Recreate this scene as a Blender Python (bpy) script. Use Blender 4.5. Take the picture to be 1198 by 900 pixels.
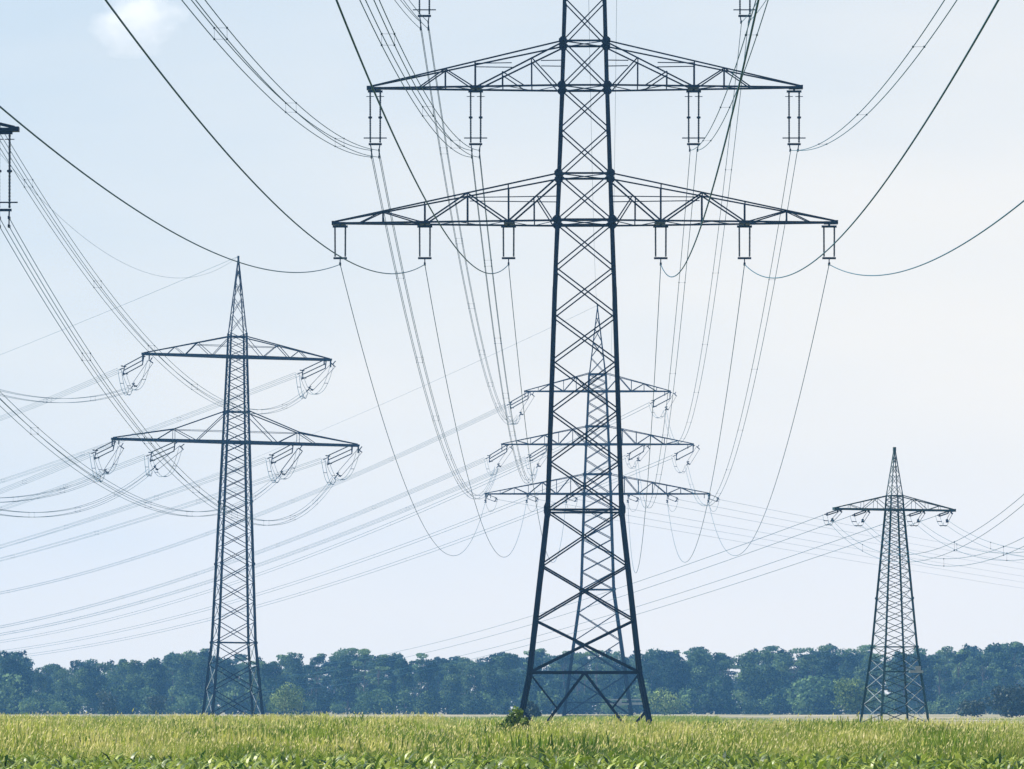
import bpy, math, random
import numpy as np
from mathutils import Vector, Matrix, Euler
R = math.radians
scene = bpy.context.scene
for o in list(bpy.data.objects): bpy.data.objects.remove(o)

# ------------------------------------------------------------------ camera, sky, sun, exposure
F = 5400.0; EYE = 1.5; HZ = 828.0; CX = 599.0      # focal length in photo pixels, eye height, horizon row
cam_d = bpy.data.cameras.new("camera"); cam = bpy.data.objects.new("camera", cam_d)
scene.collection.objects.link(cam); scene.camera = cam
cam_d.sensor_width = 36.0; cam_d.lens = 36.0*F/1198.0
cam_d.shift_y = (HZ-450.0)/1198.0
cam_d.clip_start = 1.0; cam_d.clip_end = 20000.0
cam.location = (0, 0, EYE); cam.rotation_euler = (R(90), 0, 0)

SUN_EL, SUN_AZ = 46.0, -78.0                        # azimuth clockwise from +Y (view direction)
w = bpy.data.worlds.new("World"); scene.world = w; w.use_nodes = True
nt = w.node_tree; bg = nt.nodes['Background']
sky = nt.nodes.new('ShaderNodeTexSky'); sky.sky_type = 'NISHITA'; sky.sun_disc = False
sky.sun_elevation = R(SUN_EL); sky.sun_rotation = R(SUN_AZ)
sky.altitude = 0; sky.air_density = 1.0; sky.dust_density = 2.2; sky.ozone_density = 2.0
bg.inputs[1].default_value = 0.10
tcw = nt.nodes.new('ShaderNodeTexCoord'); spw = nt.nodes.new('ShaderNodeSeparateXYZ'); nt.links.new(tcw.outputs['Generated'], spw.inputs[0])
nzw = nt.nodes.new('ShaderNodeTexNoise'); nzw.inputs['Scale'].default_value = 9; nzw.inputs['Detail'].default_value = 5
mpw = nt.nodes.new('ShaderNodeMapping'); mpw.inputs['Scale'].default_value = (1,1,3.5); nt.links.new(tcw.outputs['Generated'], mpw.inputs[0]); nt.links.new(mpw.outputs[0], nzw.inputs[0])
gx1 = nt.nodes.new('ShaderNodeMath'); gx1.operation = 'MULTIPLY_ADD'; nt.links.new(spw.outputs[0], gx1.inputs[0]); gx1.inputs[1].default_value = -.42; nt.links.new(spw.outputs[2], gx1.inputs[2])
gx2 = nt.nodes.new('ShaderNodeMath'); gx2.operation = 'MULTIPLY_ADD'; nt.links.new(nzw.outputs[0], gx2.inputs[0]); gx2.inputs[1].default_value = .11; nt.links.new(gx1.outputs[0], gx2.inputs[2])
src = gx2.outputs[0]      # bluer to the left, whiter to the right, with thin uneven veils
def wramp(stops):
    r = nt.nodes.new('ShaderNodeValToRGB')
    while len(r.color_ramp.elements) < len(stops): r.color_ramp.elements.new(.5)
    for e, (p, c) in zip(r.color_ramp.elements, stops): e.position = p; e.color = (*c, 1)
    nt.links.new(src, r.inputs[0]); return r
veil = wramp([(.05,(5.05,4.66,4.15)),(.12,(4.6,4.42,4.14)),(.24,(3.15,3.62,3.98))])
src = spw.outputs[2]      # pale summer veil low over the horizon
vf = wramp([(0,(.92,)*3),(.2,(.85,)*3),(.7,(.0,)*3)])
tint = nt.nodes.new('ShaderNodeMix'); tint.data_type = 'RGBA'; tint.blend_type = 'MULTIPLY'; tint.inputs[0].default_value = 1
nt.links.new(sky.outputs[0], tint.inputs[6]); tint.inputs[7].default_value = (.72,.76,.85,1)
wm = nt.nodes.new('ShaderNodeMix'); wm.data_type = 'RGBA'; nt.links.new(vf.outputs[0], wm.inputs[0])
nt.links.new(tint.outputs[2], wm.inputs[6]); nt.links.new(veil.outputs[0], wm.inputs[7]); nt.links.new(wm.outputs[2], bg.inputs[0])
sd = bpy.data.lights.new("sun", 'SUN'); sd.energy = 4.0; sd.angle = R(0.5); sd.color = (1.0, 0.95, 0.86)
sun = bpy.data.objects.new("sun", sd); scene.collection.objects.link(sun)
sv = Vector((math.sin(R(SUN_AZ))*math.cos(R(SUN_EL)), math.cos(R(SUN_AZ))*math.cos(R(SUN_EL)), math.sin(R(SUN_EL))))
sun.rotation_euler = sv.to_track_quat('Z', 'Y').to_euler(); sun.location = (-60, 60, 120)
vs = scene.view_settings
vs.view_transform = 'Standard'; vs.look = 'None'; vs.gamma = 1.0; vs.use_curve_mapping = False
vs.exposure = 1.15
scene.cycles.volume_bounces = 6

# ------------------------------------------------------------------ helpers
C = scene.collection
def at(px, py, D): return Vector(((px-CX)*D/F, D, EYE+(HZ-py)*D/F))

def tag(o, label=None, cat=None, group=None, kind=None):
    if label and len(label.split()) > 16: print('LONG', len(label.split()), label)
    if label: o['label'] = label
    if cat: o['category'] = cat
    if group: o['group'] = group
    if kind: o['kind'] = kind
    return o

def empty(name, loc=(0,0,0), rz=0.0):
    o = bpy.data.objects.new(name, None); C.objects.link(o); o.location = loc; o.rotation_euler = (0,0,rz)
    o.empty_display_size = .5
    return o

def link_mesh(name, me, parent=None, mat=None, smooth=False):
    if mat is not None and not me.materials: me.materials.append(mat)
    o = bpy.data.objects.new(name, me); C.objects.link(o)
    if parent is not None: o.parent = parent
    return o

class MB:
    def __init__(s): s.v = []; s.f = []
    def box(s, c, size, M=None):
        c = Vector(c); b = len(s.v)
        for x in (-.5,.5):
            for y in (-.5,.5):
                for z in (-.5,.5):
                    p = Vector((x*size[0], y*size[1], z*size[2]))
                    if M is not None: p = M @ p
                    s.v.append(tuple(c+p))
        for f in ((0,1,3,2),(4,6,7,5),(0,4,5,1),(2,3,7,6),(0,2,6,4),(1,5,7,3)): s.f.append(tuple(b+i for i in f))
    def angle(s, p, q, w, n=Vector((0,1,0)), t=None, flip=1):
        """rolled steel L angle from p to q; first flange in the plane whose normal is n"""
        p = Vector(p); q = Vector(q); d = q-p
        if d.length < 1e-6: return
        d.normalize(); n = Vector(n); n = n - d*n.dot(d)
        if n.length < 1e-4: n = d.orthogonal()
        n.normalize(); u = d.cross(n)*flip; t = t or max(.012, w*.14)
        prof = [(-w/2,0),(w/2,0),(w/2,-t),(-w/2+t,-t),(-w/2+t,-w*.8),(-w/2,-w*.8)]
        b = len(s.v)
        for P in (p, q):
            for a, c in prof: s.v.append(tuple(P+u*a+n*c))
        for i in range(6):
            j = (i+1) % 6; s.f.append((b+i, b+j, b+6+j, b+6+i))
        s.f.append(tuple(b+i for i in range(5,-1,-1))); s.f.append(tuple(b+6+i for i in range(6)))
    def tube(s, pts, r, n=5, caps=True):
        b0 = len(s.v); m = len(pts)
        for i, p in enumerate(pts):
            d = (pts[min(i+1,m-1)]-pts[max(i-1,0)])
            if d.length < 1e-9: d = Vector((0,0,1))
            d.normalize(); a = d.cross(Vector((0,0,1)))
            if a.length < 1e-3: a = Vector((1,0,0))
            a.normalize(); c = d.cross(a); rr = r[i] if isinstance(r, (list,tuple)) else r
            for k in range(n):
                th = 2*math.pi*k/n; s.v.append(tuple(Vector(p)+a*math.cos(th)*rr+c*math.sin(th)*rr))
        for i in range(m-1):
            for k in range(n):
                j = (k+1)%n; s.f.append((b0+i*n+k, b0+i*n+j, b0+(i+1)*n+j, b0+(i+1)*n+k))
        if caps:
            s.f.append(tuple(b0+k for k in range(n-1,-1,-1))); s.f.append(tuple(b0+(m-1)*n+k for k in range(n)))
    def build(s, name, mat, parent=None, smooth=False):
        me = bpy.data.meshes.new(name); me.from_pydata(s.v, [], s.f); me.update()
        if smooth: me.polygons.foreach_set('use_smooth', [True]*len(me.polygons))
        return link_mesh(name, me, parent, mat)

# ------------------------------------------------------------------ materials
def new_mat(name):
    m = bpy.data.materials.new(name); m.use_nodes = True
    return m, m.node_tree, m.node_tree.nodes['Principled BSDF']
def ramp(nt, stops, fac):
    r = nt.nodes.new('ShaderNodeValToRGB')
    while len(r.color_ramp.elements) < len(stops): r.color_ramp.elements.new(.5)
    for e, (p, c) in zip(r.color_ramp.elements, stops): e.position = p; e.color = (*c, 1)
    nt.links.new(fac, r.inputs[0]); return r
def noise(nt, scale, detail=4, rough=.55, coord='Object', vscale=None):
    tc = nt.nodes.new('ShaderNodeTexCoord'); n = nt.nodes.new('ShaderNodeTexNoise')
    n.inputs['Scale'].default_value = scale; n.inputs['Detail'].default_value = detail; n.inputs['Roughness'].default_value = rough
    if vscale:
        mp = nt.nodes.new('ShaderNodeMapping'); mp.inputs['Scale'].default_value = vscale
        nt.links.new(tc.outputs[coord], mp.inputs[0]); nt.links.new(mp.outputs[0], n.inputs[0])
    else: nt.links.new(tc.outputs[coord], n.inputs[0])
    return n
def simple(name, c1, c2, scale=.6, rough=.5, metal=0.0, spec=.5):
    m, t, b = new_mat(name); n = noise(t, scale)
    r = ramp(t, [(.35, c1), (.65, c2)], n.outputs[0]); t.links.new(r.outputs[0], b.inputs['Base Color'])
    b.inputs['Roughness'].default_value = rough; b.inputs['Metallic'].default_value = metal
    b.inputs['Specular IOR Level'].default_value = spec
    return m
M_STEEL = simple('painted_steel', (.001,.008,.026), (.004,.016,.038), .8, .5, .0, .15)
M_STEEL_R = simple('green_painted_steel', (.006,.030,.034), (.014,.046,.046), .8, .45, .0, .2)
M_GALV_AND_SUNLIT = simple('galvanised_and_painted_sunlit', (.16,.20,.21), (.28,.32,.33), 1.5, .4, .2)  # galvanised guard rails; on tower bracing this pale tone is painted-in sunlight
M_INS = simple('brown_porcelain', (.010,.014,.02), (.02,.026,.034), 3, .25, 0, .5)
M_WIRE = simple('weathered_cable', (.002,.060,.10), (.004,.08,.125), .05, .6, .0, .15)
M_CONC = simple('concrete', (.30,.30,.28), (.42,.41,.38), 2, .9)

# ------------------------------------------------------------------ lattice towers
def interp(prof, z):
    if z <= prof[0][0]: return prof[0][1]
    for (a, ha), (b, hb) in zip(prof, prof[1:]):
        if z <= b: return ha+(hb-ha)*(z-a)/(b-a)
    return prof[-1][1]

def tower(name, loc, rz, prof, levels, horiz, arms, label, group, top_r=.8, gk=1.9, leg_w=.34, dia_w=.12, chord_w=.17, mat=M_STEEL,
          base='x', bright=None, gus=None, peak_from=None, tip_z=None):
    """prof: [(z, half width)], levels: z of the X-panel nodes, arms: list of dicts"""
    t = empty(name, loc, rz); tag(t, label, 'pylon', group)
    cs = [(-1,-1),(1,-1),(1,1),(-1,1)]
    def cn(k, z):
        h = interp(prof, z); return Vector((cs[k%4][0]*h, cs[k%4][1]*h, z))
    zs = sorted(set([p[0] for p in prof]))
    z_top = levels[-1]
    for k in range(4):
        m = MB(); zz = [z for z in zs if z < z_top-.01]+[z_top]
        for a, b in zip(zz, zz[1:]):
            lw = leg_w*(1-.35*a/z_top); A = cn(k,a); B = cn(k,b)
            m.angle(A, B+(B-A).normalized()*.05, lw, (cs[k][0]*-.0, cs[k][1], 0), t=.04, flip=1 if cs[k][0]*cs[k][1] < 0 else -1)
            m.angle(A, B, lw, (cs[k][0], 0, 0), t=.04, flip=-1 if cs[k][0]*cs[k][1] < 0 else 1)
        leg = m.build('leg', mat, t)
        f = MB(); p0 = cn(k, zs[0]); f.tube([p0+Vector((0,0,-.6)), p0+Vector((0,0,.10))], .30, 12)
        f.build('footing', M_CONC, leg)
        for z in (gus or []):
            g = MB(); p = cn(k, z); s_ = leg_w*gk*(1-.2*z/z_top)*.5; sz = 2.4 if (base == 'vee' and z < 20) else 1.0; s_ *= .68 if sz > 2 else 1.0
            for ax in (0, 1):
                pts_ = [(math.cos(R(22.5+45*i))*s_, math.sin(R(22.5+45*i))*s_*sz) for i in range(8)]; b_ = len(g.v)
                for o_ in (-.02, .02):
                    for a_, c_ in pts_: g.v.append(tuple(p+(Vector((a_, cs[k][1]*.02+o_, c_)) if ax == 0 else Vector((cs[k][0]*.02+o_, a_, c_)))))
                g.f.append(tuple(b_+i for i in range(8))); g.f.append(tuple(b_+8+i for i in range(7,-1,-1)))
                for i in range(8): g.f.append((b_+i, b_+8+i, b_+8+(i+1)%8, b_+(i+1)%8))
            g.build('gusset_plate', mat, leg)
    for k in range(4):
        m = MB(); n = Vector((0,-1,0)) if k == 0 else Vector((1,0,0)) if k == 1 else Vector((0,1,0)) if k == 2 else Vector((-1,0,0))
        off = n*-.05
        gb = MB()
        for i, (a, b) in enumerate(zip(levels, levels[1:])):
            tgt = gb if (bright and i < bright and k in (1,3)) else m  # lower side faces get their sunlit brightness from a paler colour
            w_ = dia_w*(1.15 if i < 2 else 1)*(1-.25*a/z_top)
            tgt.angle(cn(k,a)+off, cn(k+1,b)+off, w_, n)
            tgt.angle(cn(k+1,a)+off*2.2, cn(k,b)+off*2.2, w_, n)
        for z in horiz: m.angle(cn(k,z)+off, cn(k+1,z)+off, dia_w*1.3, n)
        if base == 'vee':
            z1 = levels[0]; A = cn(k,z1); B = cn(k+1,z1); mid = (A+B)/2
            m.angle(A+off, B+off, dia_w*1.6, n)
            G0 = cn(k,0.0); G1 = cn(k+1,0.0)
            for L_, U in ((G0.lerp(G1,.17), A), (G0.lerp(G1,.83), B)):
                m.angle(mid+off, L_+off, dia_w*1.5, n)
                vm = mid.lerp(L_, .62)
                m.angle(U+off*2, vm+off*2, dia_w*.8, n)
            for L_, U, s_ in ((G0.lerp(G1,.17), G0, k), (G0.lerp(G1,.83), G1, k+1)):
                m.angle(L_+off*2, cn(s_,1.35)+off*2, dia_w*1.0, n)
        elif base == 'x' and levels[0] > .2:
            a, b = .15, levels[0]
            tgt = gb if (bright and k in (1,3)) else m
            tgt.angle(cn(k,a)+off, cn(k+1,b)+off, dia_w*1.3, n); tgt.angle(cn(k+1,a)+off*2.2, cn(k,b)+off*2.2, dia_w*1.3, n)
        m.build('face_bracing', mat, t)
        if gb.v: tag(gb.build('face_bracing', M_GALV_AND_SUNLIT, t), 'lower side bracing with sunlight painted into its colour')
    # plan bracing
    for z in horiz:
        m = MB(); m.angle(cn(0,z), cn(2,z), dia_w*.8, (0,0,1)); m.angle(cn(1,z), cn(3,z), dia_w*.8, (0,0,1))
        m.build('plan_bracing', mat, t)
    # peak
    if tip_z:
        m = MB(); tip = Vector((0,0,tip_z)); h0 = interp(prof, z_top)
        for k in range(4):
            m.angle(cn(k,z_top), Vector((cs[k][0]*.07, cs[k][1]*.07, tip_z)), leg_w*.6, (cs[k][0],0,0), t=.03)
            npan = 5
            def pk(kk, u): A = cn(kk,z_top); return A.lerp(Vector((cs[kk%4][0]*.07, cs[kk%4][1]*.07, tip_z)), u)
            us = [1-(1-i/npan)**1.25 for i in range(npan+1)]
            nn = Vector((cs[k][0]+cs[(k+1)%4][0], cs[k][1]+cs[(k+1)%4][1], 0)).normalized()
            for i in range(npan-1):
                m.angle(pk(k,us[i]), pk(k+1,us[i+1]), dia_w*.6, nn); m.angle(pk(k+1,us[i])-nn*.04, pk(k,us[i+1])-nn*.04, dia_w*.6, nn)
        m.box((0,0,tip_z+.1), (.22,.22,.35)); m.build('peak', mat, t)
    # cross arms
    for a in arms:
        zb, zt, tip = a['zb'], a['zt'], a['tip']
        hb, ht = interp(prof, zb), interp(prof, zt); top = a.get('top') or [(ht, zt), (tip, zb+.12)]
        def ztop(x):
            for (x0,z0),(x1,z1) in zip(top, top[1:]):
                if x <= x1+1e-6: return z0+(z1-z0)*(x-x0)/(x1-x0)
            return zb+.12
        def yb(x, hh=None): return hb+(.16-hb)*max(0,(x-hb))/(tip-hb)
        def yt(x): return ht+(.12-ht)*max(0,(x-ht))/(tip-ht)
        def pt(side, face, x, lv):
            if lv == 'b': return Vector((side*x, face*yb(x), zb))
            if lv == 't': return Vector((side*x, face*yt(x), ztop(x)))
            f_ = (lv-zb)/max(.01, (zt-zb)); return Vector((side*x, face*(yb(x)*(1-f_)+yt(x)*f_), lv))
        ch = MB()
        for side in (-1,1):
            for face in (-1,1):
                ch.angle(pt(side,face,hb,'b'), pt(side,face,tip,'b'), chord_w, (0,face,0), t=.03)
                for (x0,_),(x1,_) in zip(top, top[1:]):
                    ch.angle(pt(side,face,x0,'t'), pt(side,face,x1,'t'), chord_w*top_r, (0,face,0), t=.03)
            ch.box((side*tip, 0, zb+.02), (.45,.5,.24))
            if base != 'vee' and chord_w > .18: ch.box((side*(tip+.1), 0, zb-.45), (.12,.4,.9)); ch.box((side*(tip-.7), 0, zb-.35), (.1,.3,.6))
        for face in (-1,1): ch.angle((-hb,face*hb,zb-.01),(hb,face*hb,zb-.01), chord_w, (0,face,0), t=.03)
        arm = ch.build('crossarm', mat, t)
        for side in (-1,1):
            wb = MB()
            for face in (-1,1):
                for (x0,l0,x1,l1,wf) in a['webs']:
                    wb.angle(pt(side,face,x0,l0)-Vector((0,face*.03,0)), pt(side,face,x1,l1)-Vector((0,face*.03,0)), dia_w*wf, (0,face,0))
            nn = max(4, int((tip-hb)/1.6))
            for i in range(nn):
                x0 = hb+(tip-hb)*i/nn; x1 = hb+(tip-hb)*(i+1)/nn; fc = 1 if i%2 else -1
                wb.angle(pt(side,fc,x0,'b'), pt(side,-fc,x1,'b'), dia_w*.6, (0,0,1))
            for x in a.get('att', []):
                wb.box((side*x, 0, zb-.02), (.7, 2*yb(x)+.2, .16))
            wb.build('web_bracing', mat, arm)
    return t

def X_levels(prof, z0, z1, k=1.05):
    out = [z0]; z = z0
    while z < z1-1e-3:
        z = z+2*interp(prof, z)*k; out.append(z)
    s = (z1-z0)/(out[-1]-z0)
    return [z0+(q-z0)*s for q in out]
def seg_levels(prof, stops, k):
    out = [stops[0]]
    for a, b in zip(stops, stops[1:]): out += X_levels(prof, a, b, k)[1:]
    return out

zz = lambda y, s: EYE+(HZ-y)/s
# --- main tower
S1 = 18.0; D1 = 300.0; T1 = Vector(((684-CX)/S1, D1, 0))
z1 = lambda y: zz(y, S1)
prof1 = [(0,4.35),(z1(790),3.62),(z1(597),2.43),(z1(340),1.97),(z1(260),1.80),(z1(103),1.49),(z1(51),1.41),(z1(0),1.33),(z1(-97),1.12)]
lev1 = [z1(y) for y in (787,726,662,598,540.6,481.5,424,369.5,315,260,206,153,103,51,0,-48,-97)]
d = lambda v: v/S1
webs2 = [(d(26),z1(53),d(126),'b',1.0),(d(163),'t',d(163),'b',.8),(d(163),'t',d(194),'b',.8),(d(163),'t',d(130),'b',.8),(d(128),'t',d(128),'b',.9),
         (d(96),z1(86),d(96),'b',.75),(d(62),z1(70),d(62),'b',.75),(d(96),z1(86),d(70),'b',.75),(d(62),z1(70),d(32),'b',.8),
         (d(128),z1(76),d(85),z1(76),.6),(d(51),z1(74),d(27),z1(74),.6)]
webs3 = [(d(236),'t',d(236),'b',.8),(d(236),'t',d(190),'b',.8),(d(236),'t',d(264),'b',.7),(d(187),'t',d(187),'b',.8),(d(137),'t',d(187),'b',1.0),(d(137),'t',d(137),'b',.8),
         (d(137),'t',d(89),'b',1.0),(d(89),'t',d(89),'b',.8),(d(135),z1(233),d(32),z1(233),.6),(d(31),z1(210),d(89),'b',1.1),(d(59),z1(233),d(59),'b',.75),(d(55),z1(233),d(37),'b',.8)]
webs1 = [(d(150),'t',d(150),'b',.8),(d(150),'t',d(110),'b',.8),(d(90),'t',d(90),'b',.8),(d(90),'t',d(110),'b',.8),(d(90),'t',d(50),'b',.8),(d(26),z1(-92),d(70),'b',.8)]
A = [d(187)]
tower('lattice_pylon', T1, R(-.9), prof1, lev1, [lev1[3], z1(260), z1(206), z1(103), z1(51), z1(-48), z1(-97)],
      [dict(zb=z1(-47), zt=z1(-97), tip=d(195), webs=webs1, att=[d(187)]),
       dict(zb=z1(103), zt=z1(51), tip=d(251), webs=webs2, att=[d(245), d(127)]),
       dict(zb=z1(261), zt=z1(206), tip=d(292), webs=webs3, att=[d(286), d(187), d(88)])],
      'tallest pylon, in the middle, its top cut off above two wide crossarms', 'lattice pylons',
      leg_w=.235, dia_w=.10, chord_w=.12, base='vee', gus=[lev1[3], z1(260), z1(206), z1(103), z1(51)], tip_z=62.5, gk=2.9)

# --- tower behind it
S2 = 5400/700.; D2 = 700.; T2 = Vector(((699-CX)/S2, D2, 0)); z2 = lambda y: zz(y, S2)
prof2 = [(0,5.2),(z2(690),2.5),(z2(578),2.05),(z2(520),1.75),(z2(458),1.4),(z2(438),1.3)]
def warren(hb, tip, zb, zt, n=5):
    out = []; xs = [hb+(tip-hb)*(i/n) for i in range(n)]
    for i, x in enumerate(xs[1:-0 or None], 1):
        out.append((x, 't' if i%2 else 'b', xs[i-1], 'b' if i%2 else 't', .8))
        out.append((x, 't', x, 'b', .6))
    return out
def mkarm(prof, zb, zt, tip, att, n=5, top=None):
    return dict(zb=zb, zt=zt, tip=tip, att=att, webs=warren(interp(prof, zt), tip, zb, zt, n), top=top)
lv2 = seg_levels(prof2, [.3, z2(690), z2(578)], .6)+seg_levels(prof2, [z2(578), z2(557), z2(520), z2(500), z2(458), z2(438)], .85)[1:]
TW2 = tower('lattice_pylon', T2, 0, prof2, lv2, [z2(822), z2(690), z2(578), z2(555), z2(520), z2(499), z2(458), z2(438)],
      [mkarm(prof2, z2(458), z2(437), 10.9, [10.2], 5), mkarm(prof2, z2(520), z2(499), 14.4, [13.7, 7.6], 6), mkarm(prof2, z2(578), z2(555), 16.9, [16.3,10.5,4.6], 7)],
      'far pylon seen through the legs and bracing of the tallest pylon', 'lattice pylons', leg_w=.32, dia_w=.13, chord_w=.20, top_r=.55, gk=2.0,
      gus=[z2(690), z2(578), z2(555), z2(520), z2(499)], tip_z=62.3)
m = MB(); m.box((4.0,-4.6,2.1), (5.6,.25,.35)); m.box((4.0,-4.6,2.7), (5.0,.15,.2)); m.box((3.2,-4.7,2.3), (.7,.4,1.0)); m.build('guard_rail', M_GALV_AND_SUNLIT, TW2)

# --- left tower
S3 = 5400/555.; D3 = 555.; T3 = Vector(((279-CX)/S3, D3, 0)); z3 = lambda y: zz(y, S3); TH3 = R(14.5)
prof3 = [(0,3.15),(z3(752),2.28),(z3(517),1.40),(z3(417),1.05),(z3(390),.98)]
lv3 = seg_levels(prof3, [.2, z3(752), z3(660), z3(587), z3(517), z3(482), z3(417), z3(390)], .56)
TW3 = tower('lattice_pylon', T3, TH3, prof3, lv3, [z3(752), z3(517), z3(482), z3(417), z3(394)],
      [dict(zb=z3(417.5), zt=z3(394), tip=11.4, att=[11.1], webs=[(4.9,'t',6.4,'b',1),(4.9,'t',3.1,'b',.8),(7.6,'t',8.6,'b',.8),(7.6,'t',6.4,'b',.6),(4.9,z3(405),1.1,z3(405),.6),(1.1,z3(396),3.1,'b',.8)]),
       dict(zb=z3(517.5), zt=z3(481), tip=14.95, att=[14.5, 7.0], top=[(1.3, z3(481)), (7.6, z3(504)), (14.95, z3(517)+.12)],
            webs=[(1.35,z3(484),4.9,'b',1.0),(7.6,'t',4.9,'b',.9),(7.6,'t',9.8,'b',.9),(7.6,'t',7.6,'b',.7),(7.6,z3(505),1.3,z3(505),.6)])],
      'left pylon with two crossarms and hanging cable loops, standing before the wood', 'lattice pylons', leg_w=.26, dia_w=.095, chord_w=.32, top_r=.42,
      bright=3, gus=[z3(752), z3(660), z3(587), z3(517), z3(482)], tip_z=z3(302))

TW3.location.x -= .70; TW3.rotation_euler = (0, math.atan(.70/55.6), TH3)     # it leans a little
# --- right tower
S4 = 5400/400.; D4 = 400.; T4 = Vector(((1046.5-CX)/S4, D4, 0)); z4 = lambda y: zz(y, S4); TH4 = R(19)
prof4 = [(0,2.28),(z4(757),1.5),(z4(596),.62),(z4(580),.56)]
lv4 = seg_levels(prof4, [.2, z4(757), z4(596), z4(580)], .38)
TW4 = tower('lattice_pylon', T4, TH4, prof4, lv4, [z4(786), z4(757), z4(596), z4(580)],
      [mkarm(prof4, z4(596.5), z4(580), 5.5, [5.2, 2.6], 4)],
      'smallest pylon with a single crossarm, standing on the right of the field', 'lattice pylons', leg_w=.16, dia_w=.06, chord_w=.17, top_r=.5, mat=M_STEEL_R,
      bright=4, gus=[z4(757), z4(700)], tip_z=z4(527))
m = MB(); m.box((1.15,-2.0,z4(786)), (1.3,.12,.22)); m.box((1.3,-2.08,z4(782)), (.5,.05,.35)); m.build('guard_plate', M_GALV_AND_SUNLIT, TW4)

# --- tower outside the frame on the left, one arm end reaches in
D5 = 240.; S5 = 5400/D5; T5 = Vector((-41.6, D5, 0))
prof5 = [(0,3.4),(8,2.3),(31.5,1.45),(41.7,1.1),(44,1.0)]
lv5 = seg_levels(prof5, [.2, 8, 31.5, 35, 41.7, 44], .6)
tower('lattice_pylon', T5, 0, prof5, lv5, [8, 31.5, 35, 41.7, 44],
      [mkarm(prof5, 41.7, 44, 12.2, [11.7], 5), mkarm(prof5, 31.55, 35, 15.75, [15.3, 7.0], 6)],
      'pylon beyond the left edge, only the end of one arm with its insulator in view', 'lattice pylons', leg_w=.30, dia_w=.12, chord_w=.17, gus=[8,31.5], tip_z=54)

# ------------------------------------------------------------------ insulators
def rod_mesh(L, n_shed=22, r0=.050, r1=.070):
    mb = MB(); pts = []; rr = []; q = n_shed*2
    for i in range(q+1):
        pts.append(Vector((0,0,-L*i/q))); rr.append(r1 if i%2 else r0)
    mb.tube(pts, rr, 7)
    me = bpy.data.meshes.new('rod'); me.from_pydata(mb.v, [], mb.f); me.materials.append(M_INS); me.update(); return me
RODS = {}
def rod(L, parent, p0, p1, thick=1.0, name='insulator_rod'):
    key = round(L,2)
    if key not in RODS: RODS[key] = rod_mesh(key)
    o = link_mesh(name, RODS[key], parent)
    dv = (Vector(p1)-Vector(p0)); o.location = p0; o.rotation_euler = (-dv).to_track_quat('Z','Y').to_euler(); o.scale = (thick,thick,1)
    return o
def suspension(P, L, half, label, group, quad=True, long_=True):
    """double string hanging from P, returns the conductor point"""
    t = empty('insulator_string', P); tag(t, label, 'insulator', group)
    m = MB(); m.box((0,0,-.12), (2*half+.3,.1,.14)); m.box((0,0,.02), (.12,.3,.2)); m.build('top_yoke', M_STEEL, t)
    for s in (-1,1):
        r_ = rod(L-.3, t, Vector((s*half,0,-.18)), Vector((s*half*.97,0,-L+.12)), .95)
        if long_:
            h = MB()
            for fz in (.5,): h.box((0,0,-(L-.3)*fz), (.26,.26,.10))
            h.build('coupling', M_STEEL, r_)
    m = MB()
    if long_:
        for s in (-1,1):
            m.tube([Vector((s*half-.42,0,-L+.42)), Vector((s*half+.42,0,-L+.42))], .04, 6)
            m.tube([Vector((s*half-.25,0,-.45)), Vector((s*half+.25,0,-.45))], .025, 6)
        m.build('arcing_horn', M_STEEL, t)
    m = MB(); m.box((0,0,-L+.02), (2*half+.2,.12,.13))
    if quad:
        for s in (-1,1): m.angle((s*half*.95,0,-L+.02), (s*.25,0,-L-.32), .07)
    m.build('bottom_yoke', M_STEEL, t)
    c = MB()
    if quad:
      for s in (-1,1):
        c = MB(); c.box((s*.25,0,-L-.38), (.1,.5,.14))
        if quad == 4: c.box((s*.25,0,-L-.82), (.1,.5,.14)); c.angle((s*.25,0,-L-.38),(s*.25,0,-L-.82),.06)
        c.build('clamp', M_STEEL, t)
    else:
        c.box((0,0,-L-.36), (.12,.5,.16)); c.angle((0,0,-L),(0,0,-L-.36),.07)
        c.build('clamp', M_STEEL, t)
    return Vector(P)+Vector((0,0,-L-(.6 if quad == 4 else .38)))

def strain(P, Q, sep, label, group, n=2, thick=.9):
    """tension set from arm point P to clamp point Q"""
    P = Vector(P); Q = Vector(Q); t = empty('tension_insulator', P); tag(t, label, 'insulator', group)
    dv = Q-P; L = dv.length; dn = dv.normalized(); side = dn.cross(Vector((0,0,1))).normalized(); up = side.cross(dn)
    for i in range(n):
        f = (i/(n-1)-.5)
        a = side*f*sep*.5+up*(f-.25)*sep*1.15
        rod(round(L*.72,1), t, a+dn*L*.12, a+dn*(L*.12+round(L*.72,1)), thick)
    for u, nm in ((.1,'arm_yoke'), (.86,'line_yoke')):
        m = MB(); c_ = dn*L*u
        m.tube([c_-side*sep*.3-up*.9*sep, c_+side*sep*.3+up*.3*sep], .07, 6)
        m.tube([Vector((0,0,0)) if u < .5 else c_, c_ if u < .5 else dn*L], .06, 6)
        if u > .5:
            for s_ in (-1,1): m.tube([c_-up*(.25+.45*s_)*sep-side*.35*sep-dn*.1, c_-up*(.25+.45*s_)*sep+side*.5*sep], .07, 5)
        m.build(nm, M_STEEL, t)
    return Q

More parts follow.
